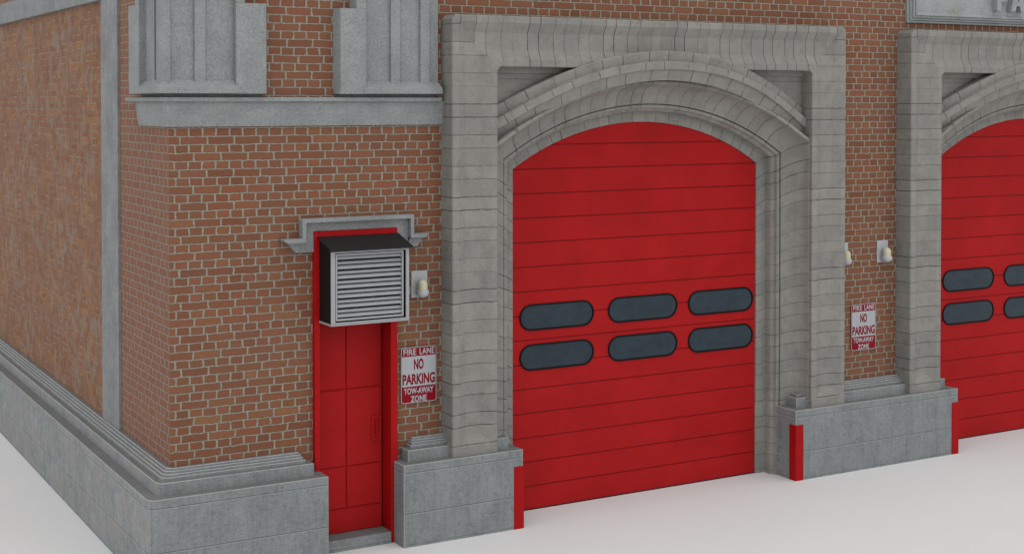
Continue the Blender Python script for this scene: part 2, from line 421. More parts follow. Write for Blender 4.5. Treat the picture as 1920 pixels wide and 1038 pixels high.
def sweep(path, prof, mb, s0=0.0, smul=1.0, sfun=None, wfun=None):
    """path: list of (x,z) with mitred joints; prof: list of (w,y); w is offset along the left normal.
    Miter offset: each path vertex displaced by w along bisector."""
    n = len(path); P = [Vector((p[0], p[1])) for p in path]
    rows = []; S = [0.0]
    for i in range(1, n): S.append(S[-1] + (P[i] - P[i - 1]).length)
    for i in range(n):
        if i == 0: d0 = d1 = (P[1] - P[0]).normalized()
        elif i == n - 1: d0 = d1 = (P[-1] - P[-2]).normalized()
        else: d0 = (P[i] - P[i - 1]).normalized(); d1 = (P[i + 1] - P[i]).normalized()
        n0 = Vector((-d0.y, d0.x)); n1 = Vector((-d1.y, d1.x))
        b = (n0 + n1).normalized(); k = 1.0 / max(0.2, b.dot(n0))
        k *= wfun(P[i]) if wfun else 1.0
        rows.append([(P[i].x + b.x * k * w, y, P[i].y + b.y * k * w) for w, y in prof])
    V = [0.0]
    for i in range(1, len(prof)):
        V.append(V[-1] + math.hypot(prof[i][0] - prof[i - 1][0], prof[i][1] - prof[i - 1][1]))
    for i in range(n - 1):
        for j in range(len(prof) - 1):
            q = [rows[i][j], rows[i + 1][j], rows[i + 1][j + 1], rows[i][j + 1]]
            if sfun: uvs = [(sfun(i, p), w) for p, w in zip(q, (V[j], V[j], V[j + 1], V[j + 1]))]
            else: uvs = [(s0 + S[i] * smul, V[j]), (s0 + S[i + 1] * smul, V[j]), (s0 + S[i + 1] * smul, V[j + 1]), (s0 + S[i] * smul, V[j + 1])]
            mb.face(q, uvs)
    return rows

# ================================================================== ground
g = MB(); g.face([(-150, -150, 0), (150, -150, 0), (150, 150, 0), (-150, 150, 0)])
tag(g.build('ground', M['ground']), kind='structure')

# ================================================================== the building
B = empty('fire_station', (0, 0, 0), 'red brick fire station corner with grey stone arches round red garage doors', 'fire station')
TOP = 6.6; DEP = 12.0
GX = (4.93, 10.66)                       # centres of the two garage bays

# front wall, laid round the openings
w = MB()
for (x0, x1, z0, z1) in ((0, 1.272, 0, TOP), (1.272, 2.074, 2.86, TOP), (2.074, 2.62, 0, TOP), (2.62, 7.24, 4.70, TOP),
                         (7.24, 8.35, 0, TOP), (8.35, 12.97, 4.70, TOP), (12.97, 15.0, 0, TOP)):
    w.box(x0, x1, 0.0, 0.20, z0, z1)
w.build('brick_wall', M['brick_x'], B)
w = MB(); w.box(-0.0, 0.20, 0.2, 1.70, 0, TOP)
w.box(0.0, 0.004, 0.0012, 0.2, 0, TOP)
# return wall sits 0.6 mm outside the front wall's own end face
for i, v in enumerate(w.v):
    if v[0] < 0.001: w.v[i] = (-0.0006, v[1], v[2])
w.build('return_wall', M['brick_y'], B)
w = MB(); w.box(0.0, 0.20, 1.70, DEP, 0, TOP)
w.build('side_wall', M['brick_w'], B)['label'] = 'weathered side wall with orange patches and pale streaks'
w = MB(); w.box(14.8, 15.0, 0.2, DEP, 0, TOP); w.box(0.2, 14.8, DEP - 0.2, DEP, 0, TOP)
w.build('rear_wall', M['brick_x'], B)
w = MB(); w.box(-0.08, 15.08, -0.08, DEP + 0.08, TOP, TOP + 0.18); w.build('parapet_cap', M['stucco'], B, 0.01)
w = MB(); w.box(0.21, 14.79, 0.9, DEP - 0.21, 0.02, TOP - 0.05); w.build('interior_core', M['dark'], B)

# side wall concrete pilaster and belt
w = MB(); w.box(-0.025, 0.05, 1.577, 2.19, 0.741, TOP - 0.001); w.build('pilaster_strip', M['strip'], B, 0.003)
w = MB(); w.box(-0.05, 0.05, 2.16, DEP - 0.1, 4.968, 5.222); w.build('belt_course', M['strip'], B, 0.003)

# ------------------------------------------------------------------ stepped plinths
OFF = [0.26, 0.157, 0.100, 0.080, 0.060, 0.040]
ZT = [0.741, 0.845, 0.872, 0.893, 0.913, 0.930]
ER = [0.0, 0.092, 0.147, 0.163, 0.175, 0.188]
EG = [0.0, 0.098, 0.150, 0.30, 0.30, 0.30]        # recede at a garage opening
def plinth(name, x0, x1, yb, L=ER, Rr=ER):
    m = MB(); zb = -0.02
    for i, (o, zt) in enumerate(zip(OFF, ZT)):
        m.box(x0 + (L[i] if L else 0), x1 - (Rr[i] if Rr else 0), -o, yb + i * 0.002, zb, zt); zb = zt - 0.02
    return m.build(name, M['conc'], B, 0.005, wear=M['worn'])
plinth('plinth', 2.038, 3.272, 0.06, ER, EG)
plinth('plinth', 6.597, 8.992, 0.06, EG, EG)
plinth('plinth', 12.33, 15.0, 0.06, EG, None)
# the corner plinth wraps the building with rounded corners
def corner_plinth():
    m = MB(); zb = -0.02
    for o, zt, e in zip(OFF, ZT, ER):
        r = 0.075; xe = 1.315 - e
        arc = [(-o + r - r * math.cos(a), -o + r - r * math.sin(a)) for a in [math.pi / 2 * (1 - t / 8) for t in range(9)]]
        poly = [(xe, 0.02), (xe, -o)] + arc + [(-o, DEP + 0.3), (0.1, DEP + 0.3), (0.1, 0.02)]
        k0 = len(m.f); m.prism(poly, 'z', zb, zt)
        for i in range(len(poly)):
            if 6 <= i <= len(poly) - 4: m.mi[k0 + 2 + i] = 1
        zb = zt - 0.02
    return m
o = corner_plinth().build('corner_plinth', [M['conc'], M['conc_y']], B, 0.005, wear=M['worn'])
o['label'] = 'rounded corner plinth with worn brownish patches along the side'

# ------------------------------------------------------------------ red corner guards
def guard(x, sgn):
    """L-shaped plate wrapping the plinth end; x = end face, sgn = +1 faces +x"""
    m = MB(); t = 0.006
    xi = x - sgn * 0.10
    poly = [(xi, -0.26 - t), (x + sgn * t, -0.26 - t), (x + sgn * t, -0.16), (x - sgn * 0.001, -0.16), (x - sgn * 0.001, -0.259), (xi, -0.259)]
    m.prism(poly, 'z', 0.0, 0.587)
    return m.build('corner_guard', M['redj'], B, 0.0015)
guard(3.272, 1); guard(6.597, -1); guard(8.992, 1); guard(12.33, -1)

# ------------------------------------------------------------------ garage bays
zc_, r_ = 1.030, 2.757
def arcpath(ox, hw=1.505, zc=zc_, r=r_, n=40, zbot=0.0):
    a = math.asin(hw / r); pts = [(ox - hw, zbot)]
    pts += [(ox + r * math.sin(t), zc + r * math.cos(t)) for t in [(-a + 2 * a * i / n) for i in range(n + 1)]]
    pts += [(ox + hw, zbot)]
    return pts
HU = np.array([0, .5, 1, 1.5, 1.9])
def polyc(vals):
    A = np.stack([HU ** 0, HU ** 2, HU ** 4, HU ** 6], 1); return np.linalg.lstsq(A, np.array(vals), rcond=None)[0]
C_UP = polyc([4.488, 4.449, 4.328, 4.13, 3.929]); C_LO = polyc([4.387, 4.348, 4.227, 4.024, 3.819]); C_LI = polyc([4.307, 4.271, 4.152, 3.938, 3.710])
C_RI = polyc([4.204, 4.157, 4.030, 3.800, 3.550])
def pz(c, u): return float(c[0] + c[1] * u * u + c[2] * u ** 4 + c[3] * u ** 6)
def bay(ox):
    # --- outer rectangular surround, moulded and mitred
    hx = 2.3825; prof = [(0.0, 0.02), (0.0, -0.214), (-0.006, -0.222), (-0.012, -0.225), (-0.064, -0.225), (-0.155, -0.176), (-0.316, -0.176), (-0.409, -0.225), (-0.462, -0.225), (-0.470, -0.222), (-0.474, -0.214), (-0.474, 0.02)]
    path = [(ox - hx, 0.7415), (ox - hx, 4.79), (ox + hx, 4.79), (ox + hx, 0.7415)]
    m = MB()
    def sf(i, p):
        if i == 0: return p[2]
        if i == 1: return 4.79 - (p[0] - (ox - hx))
        return p[2] + 0.05
    sweep(path, prof, m, sfun=sf)
    m.face([(ox - hx, -0.225, .7415), (ox - hx + .474, -0.225, .7415), (ox - hx + .474, 0.02, .7415), (ox - hx, 0.02, .7415)])
    # feet: solid block with a sloping stop where the moulding begins
    for sx in (ox - hx, ox + hx - 0.474):
        x0, x1 = sx + 0.005, sx + 0.469
        m.prism([(-0.2256, 0.742), (-0.2256, 0.822), (-0.176, 0.925), (-0.10, 0.925), (-0.10, 0.742)], 'x', x0, x1)
    # small chamfer wedges in the inner corners
    for sg in (-1, 1):
        xi = ox + sg * (hx - 0.474)
        m.prism([(xi + sg * 0.01, 4.316 - 0.036), (xi - sg * 0.036, 4.316 + 0.01), (xi + sg * 0.01, 4.316 + 0.01)], 'y', -0.2244, 0.0)
    o = m.build('stone_surround', M['stone'], B, 0.0, smooth=None)
    # clip the outer top corners
    bm = bmesh.new(); bm.from_mesh(o.data)
    for sg in (-1, 1):
        co = Vector((ox + sg * hx - sg * 0.04, 0, 4.79)); no = Vector((sg, 0, 1)).normalized()
        r = bmesh.ops.bisect_plane(bm, geom=bm.verts[:] + bm.edges[:] + bm.faces[:], plane_co=co, plane_no=no, clear_outer=True)
        ce = [e for e in r['geom_cut'] if isinstance(e, bmesh.types.BMEdge)]
        try: bmesh.ops.contextual_create(bm, geom=ce)
        except Exception: pass
    bm.to_mesh(o.data); bm.free()
    S = o
    # --- spandrel behind the arch
    m = MB(); N = 40
    for i in range(N):
        u0, u1 = [-1.94 + 3.88 * k / N for k in (i, i + 1)]
        z0, z1 = [pz(C_RI, max(-1.9, min(1.9, u))) + 0.02 for u in (u0, u1)]
        q = [(ox + u0, -0.045, z0), (ox + u1, -0.045, z1), (ox + u1, -0.045, 4.42), (ox + u0, -0.045, 4.42)]
        m.face(q, [(p[2] + 0.05, p[0]) for p in q])
    m.box(ox - 1.93, ox + 1.93, -0.075, -0.044, 4.262, 4.40)
    m.build('spandrel', M['stone'], S)
    # --- inner arch and jamb moulding
    cove = []
    for k in range(11):
        t = math.pi / 2 * k / 10; q = k / 10
        cx_, cy_ = 0.198 + 0.198 * math.sin(t), -0.163 + 0.198 * math.cos(t)      # quarter hollow
        lx, ly = 0.198 + 0.200 * q, 0.035 - 0.198 * q                              # straight splay
        cove.append((0.82 * cx_ + 0.18 * lx, 0.82 * cy_ + 0.18 * ly))
    pr = [(0.0, 0.30), (0.0, 0.204), (0.004, 0.200), (0.113, 0.200), (0.118, 0.195), (0.118, 0.110), (0.122, 0.104), (0.146, 0.086), (0.150, 0.082), (0.150, 0.052), (0.154, 0.046),
          (0.184, 0.045), (0.187, 0.048), (0.187, 0.080), (0.196, 0.080)] + cove + [(0.398, -0.176), (0.403, -0.182), (0.432, -0.182), (0.436, -0.178), (0.436, 0.02)]
    m = MB()
    path = arcpath(ox, n=48)
    # left normal of a path going up-left-over-right points outwards (to the left of travel)
    sweep(path, pr, m, wfun=lambda p: 1.0 - 0.062 * max(0.0, 1 - ((p.x - ox) / 1.505) ** 2))
    m.build('arch_moulding', M['stone_arch'], S, smooth=40)
    # --- hood mould over the arch (it leans outwards towards its crown)
    m = MB(); N = 64
    us = [-1.905 + 3.81 * k / N for k in range(N + 1)]
    def yl(z, y0, k): return y0 - k * (z - 4.3)
    rings = []
    sl = 0.0; prev = None; ss = []
    for u in us:
        zu, zl, zi, zr = [pz(c, u) for c in (C_UP, C_LO, C_LI, C_RI)]
        ring = [(zu + 0.004, 0.0), (zu + 0.002, yl(zu, -0.224, 0.42)), (zu - 0.006, yl(zu, -0.230, 0.42)), (zl + 0.006, yl(zl, -0.262, 0.40)), (zl + 0.004, yl(zl, -0.266, 0.40)), (zl, yl(zl, -0.322, 0.4)), (zl - 0.006, yl(zl, -0.33, 0.4)),
                (zi + 0.006, yl(zi, -0.352, 0.38)), (zi, yl(zi, -0.346, 0.38)), (zi, yl(zi, -0.330, 0.38)), (zi - 0.006, yl(zi, -0.318, 0.38)), (zr, yl(zr, -0.316, 0.38)), (zr, 0.02)]
        rings.append([(ox + u, y, z) for z, y in ring])
        c0 = Vector((ox + u, 0, zu))
        if prev is not None: sl += (c0 - prev).length
        prev = c0; ss.append(sl)
    V = [0, .1, .11, .2, .24, .31, .32, .4, .41, .45, .46, .6, .8]
    for i in range(N):
        for j in range(len(rings[0]) - 1):
            off = 0.0 if j < 4 else (0.09 if j < 7 else 0.0)
            sa = lambda p: 3.35 * math.atan2(p[0] - ox, p[2] - 1.0)
            m.face([rings[i][j], rings[i + 1][j], rings[i + 1][j + 1], rings[i][j + 1]],
                   [(sa(rings[i][j]) + off, V[j]), (sa(rings[i + 1][j]) + off, V[j]), (sa(rings[i + 1][j + 1]) + off, V[j + 1]), (sa(rings[i][j + 1]) + off, V[j + 1])])
    m.face(rings[0]); m.face(list(reversed(rings[-1])))
    m.build('hood_mould', M['stone_hood'], S, smooth=16)
    # --- sectional door
    m = MB(); P0 = 0.2387; z = 0.004; k = 0
    zs = [0.0] + [0.232 + P0 * i for i in range(0, 16)]
    for a, b in zip(zs[:-1], zs[1:]):
        m.box(ox - 1.54, ox + 1.54, 0.222, 0.245, a + 0.0056, b - 0.0056)
    D = m.build('garage_door', M['red'], B, 0.0022)
    D['label'] = 'red sectional garage door with two rows of oval windows'
    m = MB(); m.box(ox - 1.54, ox + 1.54, 0.2295, 0.30, 0.0, 3.82); m.build('door_backing', M['redg'], D)
    m = MB(); m.box(ox - 1.505, ox + 1.505, 0.216, 0.236, 0.0, 0.010); m.build('bottom_seal', M['rubber'], D)
    for zc in (1.885, 1.494):
        for dx in (-0.990, 0.043, 1.044):
            window(ox + dx, zc, D)
def stadium(cx, cz, hw, hh, n=12):
    pts = []
    for k in range(n + 1):
        a = -math.pi / 2 + math.pi * k / n; pts.append((cx + hw - hh + hh * math.cos(a), cz + hh * math.sin(a)))
    for k in range(n + 1):
        a = math.pi / 2 + math.pi * k / n; pts.append((cx - hw + hh + hh * math.cos(a), cz + hh * math.sin(a)))
    return pts
def window(cx, cz, D):
    hw, hh = 0.432, 0.130
    m = MB(); levels = [(0.0, 0.225), (0.0, 0.213), (0.004, 0.209), (0.013, 0.208), (0.017, 0.212), (0.018, 0.2195)]
    rg = [[(x, y, z) for x, z in stadium(cx, cz, hw - o, hh - o)] for o, y in levels]
    n = len(rg[0])
    for a, b in zip(rg[:-1], rg[1:]):
        for i in range(n):
            j = (i + 1) % n; m.face([a[i], a[j], b[j], b[i]])
    wd = m.build('window', M['rubber'], D, smooth=40)
    m = MB(); m.face([(x, 0.2185, z) for x, z in stadium(cx, cz, hw - 0.017, hh - 0.017)])
    m.prism([(x, z) for x, z in stadium(cx, cz, hw - 0.018, hh - 0.018)], 'y', 0.2187, 0.224)
    m.build('window_pane', M['glass'], D)
for ox in GX: bay(ox)

# ------------------------------------------------------------------ side door
m = MB()
zt = 2.854
m.box(1.272, 1.319, -0.055, 0.13, 0.0, zt); m.box(2.007, 2.074, -0.055, 0.13, 0.0, zt)
m.box(1.319, 2.007, -0.055, 0.13, 2.80, zt)
DF = m.build('door_frame', M['redj'], B, 0.003)
m = MB(); m.box(1.310, 2.0068, -0.063, 0.20, 0.0, 0.105); m.build('threshold', M['conc'], B, 0.004)
m = MB()
m.box(1.319, 2.0065, 0.137, 0.16, 0.105, 2.80)
for (x0, x1) in ((1.330, 1.637), (1.651, 1.990)):
    for (z0, z1) in ((0.331, 0.697), (0.709, 1.397), (1.409, 2.095), (2.107, 2.79)):
        m.box(x0, x1, 0.124, 0.138, z0, z1)
m.box(1.330, 1.990, 0.124, 0.138, 0.110, 0.319)
SD = m.build('side_door', M['red'], B, 0.003)
m = MB()    # recessed pull: rounded plate, dished well and a grip bar
def rrect(x0, x1, z0, z1, r, n=5):
    pts = []
    for cx, cz, a0 in ((x1 - r, z0 + r, -90), (x1 - r, z1 - r, 0), (x0 + r, z1 - r, 90), (x0 + r, z0 + r, 180)):
        for k in range(n + 1):
            a = R(a0 + 90 * k / n); pts.append((cx + r * math.cos(a), cz + r * math.sin(a)))
    return pts
lv = [(-0.004, 0.1245), (0.0, 0.1235), (0.0, 0.111), (0.003, 0.108), (0.019, 0.108), (0.021, 0.110), (0.021, 0.1238)]
rg = [[(x, y, z) for x, z in rrect(1.889 + o, 1.986 - o, 0.906 + o, 1.137 - o, max(0.006, 0.022 - o * 0.6))] for o, y in lv]
for a, b in zip(rg[:-1], rg[1:]):
    for i in range(len(a)):
        j = (i + 1) % len(a); m.face([a[i], a[j], b[j], b[i]])
m.face(rg[-1])
m.prism(rrect(1.932, 1.942, 0.952, 1.093, 0.004, 2), 'y', 0.106, 0.1237)
m.build('handle', M['red'], SD, smooth=40)

# stone hood over the side door
m = MB()
outer = [(0.955, 2.800), (1.147, 2.800), (1.147, 2.970), (2.225, 2.970), (2.225, 2.793), (2.375, 2.790), (2.340, 2.757), (2.190, 2.757), (2.190, 2.935), (1.183, 2.935), (1.183, 2.762), (1.020, 2.762)]
m.prism(outer, 'y', -0.095, 0.0)
DH = m.build('door_hood', M['stucco'], B, 0.003)
m = MB()
inner = [(1.105, 2.674), (1.270, 2.674), (1.270, 2.8565), (2.076, 2.8565), (2.076, 2.674), (2.285, 2.674)]
# flat panel plus coved wings rising from the wall to the projecting strip
for (x0, x1, z0, z1) in ((1.183, 1.271, 2.674, 2.936), (1.271, 2.075, 2.856, 2.936), (2.075, 2.191, 2.674, 2.936)):
    m.box(x0, x1, -0.035, 0.0, z0, z1)
for sg, xa, xb, xt in ((1, 1.105, 1.184, 1.022), (-1, 2.285, 2.190, 2.338)):
    ys = [-0.036, -0.040, -0.055, -0.088]; zs = [2.674, 2.705, 2.740, 2.763]
    for k in range(3):
        t0, t1 = k / 3, (k + 1) / 3
        x0, x1 = xa + (xt - xa) * t0, xa + (xt - xa) * t1
        m.face([(x0, ys[k], zs[k]), (xb, ys[k], zs[k]), (xb, ys[k + 1], zs[k + 1]), (x1, ys[k + 1], zs[k + 1])])
        m.face([(x0, ys[k], zs[k]), (x1, ys[k + 1], zs[k + 1]), (x1, 0.0, zs[k + 1]), (x0, 0.0, zs[k])])
    m.face([(xa, ys[0], zs[0]), (xb, ys[0], zs[0]), (xb, 0, zs[0]), (xa, 0, zs[0])])
m.build('hood_panel', M['stucco'], DH)

# ------------------------------------------------------------------ ledge, frieze and window surrounds
def wrap(mb, prof, xend, yend):
    """prof: list of (p, z) outward projection; runs along the front (y=-p) and round the corner (x=-p)"""
    n = len(prof)
    for i in range(n):
        (p, z), (q, w_) = prof[i], prof[(i + 1) % n]
        mb.face([(xend, -p, z), (-p, -p, z), (-q, -q, w_), (xend, -q, w_)])
        mb.face([(-p, -p, z), (-p, yend, z), (-q, yend, w_), (-q, -q, w_)])
    mb.face([(xend, -p, z) for p, z in prof]); mb.face([(-p, yend, z) for p, z in prof])
m = MB(); wrap(m, [(-0.02, 3.782), (0.022, 3.782), (0.026, 3.80), (0.050, 3.975), (0.050, 3.996), (-0.02, 3.996)], 2.548, 0.86)
m.build('frieze', M['stucco'], B, 0.0)
m = MB(); wrap(m, [(-0.02, 3.9945), (0.083, 3.9945), (0.087, 3.999), (0.087, 4.027), (0.083, 4.031), (-0.02, 4.031)], 2.512, 1.06)
m.build('ledge', M['stucco'], B, 0.0)

# right-hand surround (beside the arch)
def sill_bar(mb, x0, x1, e0, e1, z0=4.062, z1=4.113, z2=4.176):
    pr = [(-0.060, z2), (-0.128, z1), (-0.128, z0 + 0.004), (-0.124, z0), (-0.02, z0), (-0.02, z2)]
    a = [(x0 + (e0 if i == 0 else 0), y, z) for i, (y, z) in enumerate(pr)]
    b = [(x1 - (e1 if i == 0 else 0), y, z) for i, (y, z) in enumerate(pr)]
    for i in range(len(pr)):
        j = (i + 1) % len(pr); mb.face([a[i], b[i], b[j], a[j]])
    mb.face(a); mb.face(list(reversed(b)))
WT = 5.9
m = MB()
def jamb_poly(xw, xf, xin): return [(xw, 0.0), (xf, -0.12), (xin, -0.12), (xin, 0.0)]
m.prism(jamb_poly(1.471, 1.496, 1.742), 'z', 4.060, 4.815)
m.prism([(1.628, 0.0), (1.652, -0.1195), (1.7415, -0.1195), (1.7415, 0.0)], 'z', 4.814, WT)
m.box(1.52, 2.47, -0.012, 0.0, 4.032, 4.066)
WS = m.build('window_surround', M['stucco'], B, 0.004)
WS['label'] = 'grey stucco surround beside the arch, one stepped shoulder'
m = MB(); m.box(1.741, 2.49, -0.052, 0.0, 4.06, WT - 0.001)
m.box(2.000, 2.092, -0.082, -0.044, 4.10, WT - 0.002); m.box(2.296, 2.388, -0.082, -0.044, 4.10, WT - 0.002)
m.build('fluted_panel', M['stucco'], WS, 0.003)
m = MB(); sill_bar(m, 1.720, 2.500, 0.03, 0.02); m.build('sill', M['stucco'], WS, 0.003)

# corner surround, wrapping front and side
m = MB()
m.prism([(0.543, 0.0), (0.543, -0.12), (0.812, -0.12), (0.838, 0.0)], 'z', 4.060, 4.829)
m.prism([(0.5435, 0.0), (0.5435, -0.1195), (0.622, -0.1195), (0.646, 0.0)], 'z', 4.828, WT)
m.prism([(0.0, 0.484), (-0.12, 0.484), (-0.12, 0.815), (0.0, 0.85)], 'z', 4.060, 4.83)
m.prism([(0.0, 0.4845), (-0.1195, 0.4845), (-0.1195, 0.61), (0.0, 0.64)], 'z', 4.829, WT)
m.box(-0.012, 0.790, -0.012, 0.0, 4.032, 4.068); m.box(-0.0115, 0.0, -0.011, 0.79, 4.0322, 4.0678)
CS = m.build('window_surround', M['stucco'], B, 0.004)
CS['label'] = 'grey stucco surround wrapping the building corner'
m = MB()
m.box(-0.012, 0.544, -0.055, 0.0, 4.07, WT - 0.001); m.box(-0.060, 0.0, 0.225, 0.486, 4.0702, WT - 0.0012)
m.prism([(-0.085, -0.085), (-0.012, -0.085), (-0.012, -0.04), (-0.04, -0.04), (-0.04, 0.075), (-0.085, 0.075)], 'z', 4.10, WT - 0.002)
m.box(0.196, 0.290, -0.082, -0.044, 4.10, WT - 0.002)
m.build('fluted_panel', M['stucco'], CS, 0.003)
m = MB()
wr = [(-0.02, 4.062), (0.1265, 4.062), (0.130, 4.066), (0.130, 4.113), (0.060, 4.176), (-0.02, 4.176)]
wrap(m, wr, 0.575, 0.51)
m.build('sill', M['stucco'], CS, 0.0)

# ------------------------------------------------------------------ name plaque
m = MB()
x0, z0, x1, z1 = 8.405, 4.880, 12.92, 5.62
st = [(0.0, 0.004, 0.028), (0.030, 0.028, 0.044), (0.063, 0.044, 0.060), (0.098, 0.060, 0.074)]
def ring(mb, o, y, o2, y2):
    a = [(x0 + o, y, z0 + o), (x1 - o, y, z0 + o), (x1 - o, y, z1 - o), (x0 + o, y, z1 - o)]
    b = [(x0 + o2, y2, z0 + o2), (x1 - o2, y2, z0 + o2), (x1 - o2, y2, z1 - o2), (x0 + o2, y2, z1 - o2)]
    for i in range(4): mb.face([a[i], a[(i + 1) % 4], b[(i + 1) % 4], b[i]])
seq = [(0, 0.0), (0, -0.030), (0.024, -0.030), (0.024, -0.022), (0.028, -0.022), (0.028, -0.050), (0.050, -0.050), (0.050, -0.042), (0.054, -0.042), (0.054, -0.070), (0.076, -0.070), (0.076, -0.062), (0.080, -0.062), (0.080, -0.085), (0.090, -0.085), (0.118, -0.058)]
for (a, b), (c, d) in zip(seq[:-1], seq[1:]): ring(m, a, b, c, d)
o_ = 0.118
m.face([(x0 + o_, -0.058, z0 + o_), (x1 - o_, -0.058, z0 + o_), (x1 - o_, -0.058, z1 - o_), (x0 + o_, -0.058, z1 - o_)])
PL = m.build('name_plaque', M['plaque'], B)
def letter_P(x, z, h, s, w):
    r = h * 0.29; zc = z + h - r
    out = [(x, z), (x + s, z), (x + s, zc - r)]
    out += [(x + w - r + r * math.cos(a), zc + r * math.sin(a)) for a in [-math.pi / 2 + math.pi * k / 10 for k in range(11)]]
    out += [(x, z + h)]
    return out, [(x + s, zc - r + s), (x + w - r, zc - r + s)] + [(x + w - r + (r - s) * math.cos(a), zc + (r - s) * math.sin(a)) for a in [-math.pi / 2 + math.pi * k / 10 for k in range(1, 10)]] + [(x + w - r, zc + r - s), (x + s, zc + r - s)]
def strokes(mb, segs, y0, y1):
    for poly in segs: mb.prism(poly, 'y', y0, y1)
LY0, LY1 = -0.135, -0.055
m = MB(); X, Zb, Hh, S_ = 9.728, 5.047, 0.285, 0.072
rr = 0.090; zc = Zb + Hh - rr
m.box(X, X + S_, LY0, LY1, Zb, Zb + Hh)
arc_o = [(X + 0.115 + rr * math.cos(a), zc + rr * math.sin(a)) for a in [-math.pi / 2 + math.pi * k / 12 for k in range(13)]]
arc_i = [(X + 0.115 + (rr - 0.058) * math.cos(a), zc + (rr - 0.058) * math.sin(a)) for a in [-math.pi / 2 + math.pi * k / 12 for k in range(13)]]
for k in range(12): m.prism([arc_o[k], arc_o[k + 1], arc_i[k + 1], arc_i[k]], 'y', LY0, LY1)
m.box(X + S_, X + 0.1155, LY0 + 0.0005, LY1, zc - rr, zc - rr + 0.058); m.box(X + S_, X + 0.1155, LY0 + 0.0005, LY1, zc + rr - 0.058, zc + rr)
m.build('raised_letter', M['plaque'], PL)
m = MB(); X = 9.962; W = 0.25
ap0, ap1 = X + W / 2 - 0.04, X + W / 2 + 0.04
m.prism([(X, Zb), (X + 0.078, Zb), (ap1 - 0.005, Zb + Hh), (ap0, Zb + Hh)], 'y', LY0, LY1)
m.prism([(X + W - 0.078, Zb), (X + W, Zb), (ap1, Zb + Hh), (ap0 + 0.005, Zb + Hh)], 'y', LY0 + 0.0006, LY1)
m.box(X + 0.07, X + W - 0.07, LY0 + 0.0012, LY1, Zb + 0.062, Zb + 0.118)
m.build('raised_letter', M['plaque'], PL)

# ================================================================== louvred vent box over the side door
V = empty('vent_box', (1.6865, -0.055, 2.055), 'black louvred vent box with sloping charcoal roof above the side door', 'vent box')
bx0, bx1, by0, by1, bz0, bz1 = 1.316, 2.057, -0.32, -0.056, 2.070, 2.712
m = MB()
side = [(by0, bz0), (by1, bz0), (by1, 2.792), (by0, bz1)]
m.prism(side, 'x', bx0, bx0 + 0.006); m.prism(side, 'x', bx1 - 0.006, bx1)
m.box(bx0 + 0.006, bx1 - 0.006, by1 - 0.004, by1, bz0, 2.78)
m.box(bx0 + 0.006, bx1 - 0.006, by0 + 0.045, by0 + 0.05, bz0, 2.70)
m.build('housing', M['black'], V)
m = MB(); m.box(bx0 - 0.004, bx1 + 0.002, by0 - 0.006, by1, 2.052, bz0 - 0.0006); m.build('base_plate', M['alu'], V, 0.002)
m = MB()
m.box(bx0 - 0.002, 1.352, by0 - 0.009, by0 + 0.004, bz0, bz1 - 0.005); m.box(2.029, bx1 + 0.002, by0 - 0.009, by0 + 0.004, bz0, bz1 - 0.005)
m.box(1.352, 2.029, by0 - 0.009, by0 + 0.004, 2.682, bz1 - 0.005)
m.box(1.352, 2.029, by0 - 0.009, by0 + 0.004, bz0, 2.082)
m.build('outer_frame', M['alu'], V, 0.0015)
m = MB()
for (a, b, c, d) in ((1.358, 1.372, 2.096, 2.674), (1.992, 2.006, 2.096, 2.674), (1.372, 1.992, 2.660, 2.674), (1.372, 1.992, 2.096, 2.112)):
    m.box(a, b, by0 - 0.006, by0 + 0.04, c, d)
m.build('inner_frame', M['alu'], V, 0.0015)
def slat(zz, h, first):
    sl = MB(); k = h / 0.030
    prof = [(0.034, 0.012), (0.020, 0.011), (0.009, 0.004), (0.001, -0.010), (-0.002, -0.017), (0.002, -0.018), (0.006, -0.012), (0.013, -0.001), (0.022, 0.006), (0.034, 0.007)]
    sl.prism([(by0 + 0.006 + y, zz + z * k) for y, z in prof], 'x', 1.372, 1.992)
    return sl.build('slat', M['alu'], V, smooth=35)
zz = 2.646; hs_ = (0.033, 0.024)
for k in range(13):
    if k < 2: pair = [slat(zz, hs_[0], True)] if k == 0 else pair + [slat(zz, hs_[1], True)]
    else:
        c = pair[k % 2].copy(); col.objects.link(c); c.parent = V; c.location = pair[k % 2].location + Vector((0, 0, -0.0835 * (k // 2)))
    zz -= 0.0465 if k % 2 == 0 else 0.037
m = MB()
m.prism([(-0.366, 2.706), (-0.366, 2.717), (-0.056, 2.809), (-0.056, 2.797)], 'x', 1.294, 2.081)
m.prism([(-0.366, 2.700), (-0.366, 2.706), (-0.361, 2.707), (-0.361, 2.700)], 'x', 1.294, 2.081)
m.build('roof', M['roofm'], V, 0.0015)

# ================================================================== wall lamps
def revolve(mb, cx, cy, prof, n=28):
    rg = [[(cx + r * math.cos(2 * math.pi * k / n), cy + r * math.sin(2 * math.pi * k / n), z) for k in range(n)] for r, z in prof]
    for a, b in zip(rg[:-1], rg[1:]):
        for i in range(n):
            j = (i + 1) % n; mb.face([a[i], a[j], b[j], b[i]])
    mb.face(rg[0]); mb.face(rg[-1])
def lamp(cx, label):
    L = empty('wall_lamp', (cx, 0, 2.202), label, 'wall lamp', 'ivory wall lamps on white plates')
    return L
LAB = ['ivory globe wall lamp on white plate, right of the vent box',
       'ivory wall lamp half hidden behind the stone pier of the large left arch',
       'fully visible ivory wall lamp on white plate above the far parking sign']
L0 = lamp(2.3155, LAB[0])
cx = 2.3155
m = MB(); m.box(cx - 0.082, cx + 0.082, -0.012, 0.0, 2.202, 2.446); m.build('back_plate', M['white'], L0, 0.003)
m = MB(); m.box(cx - 0.02, cx + 0.02, -0.06, -0.012, 2.235, 2.262); m.build('bracket', M['white'], L0)
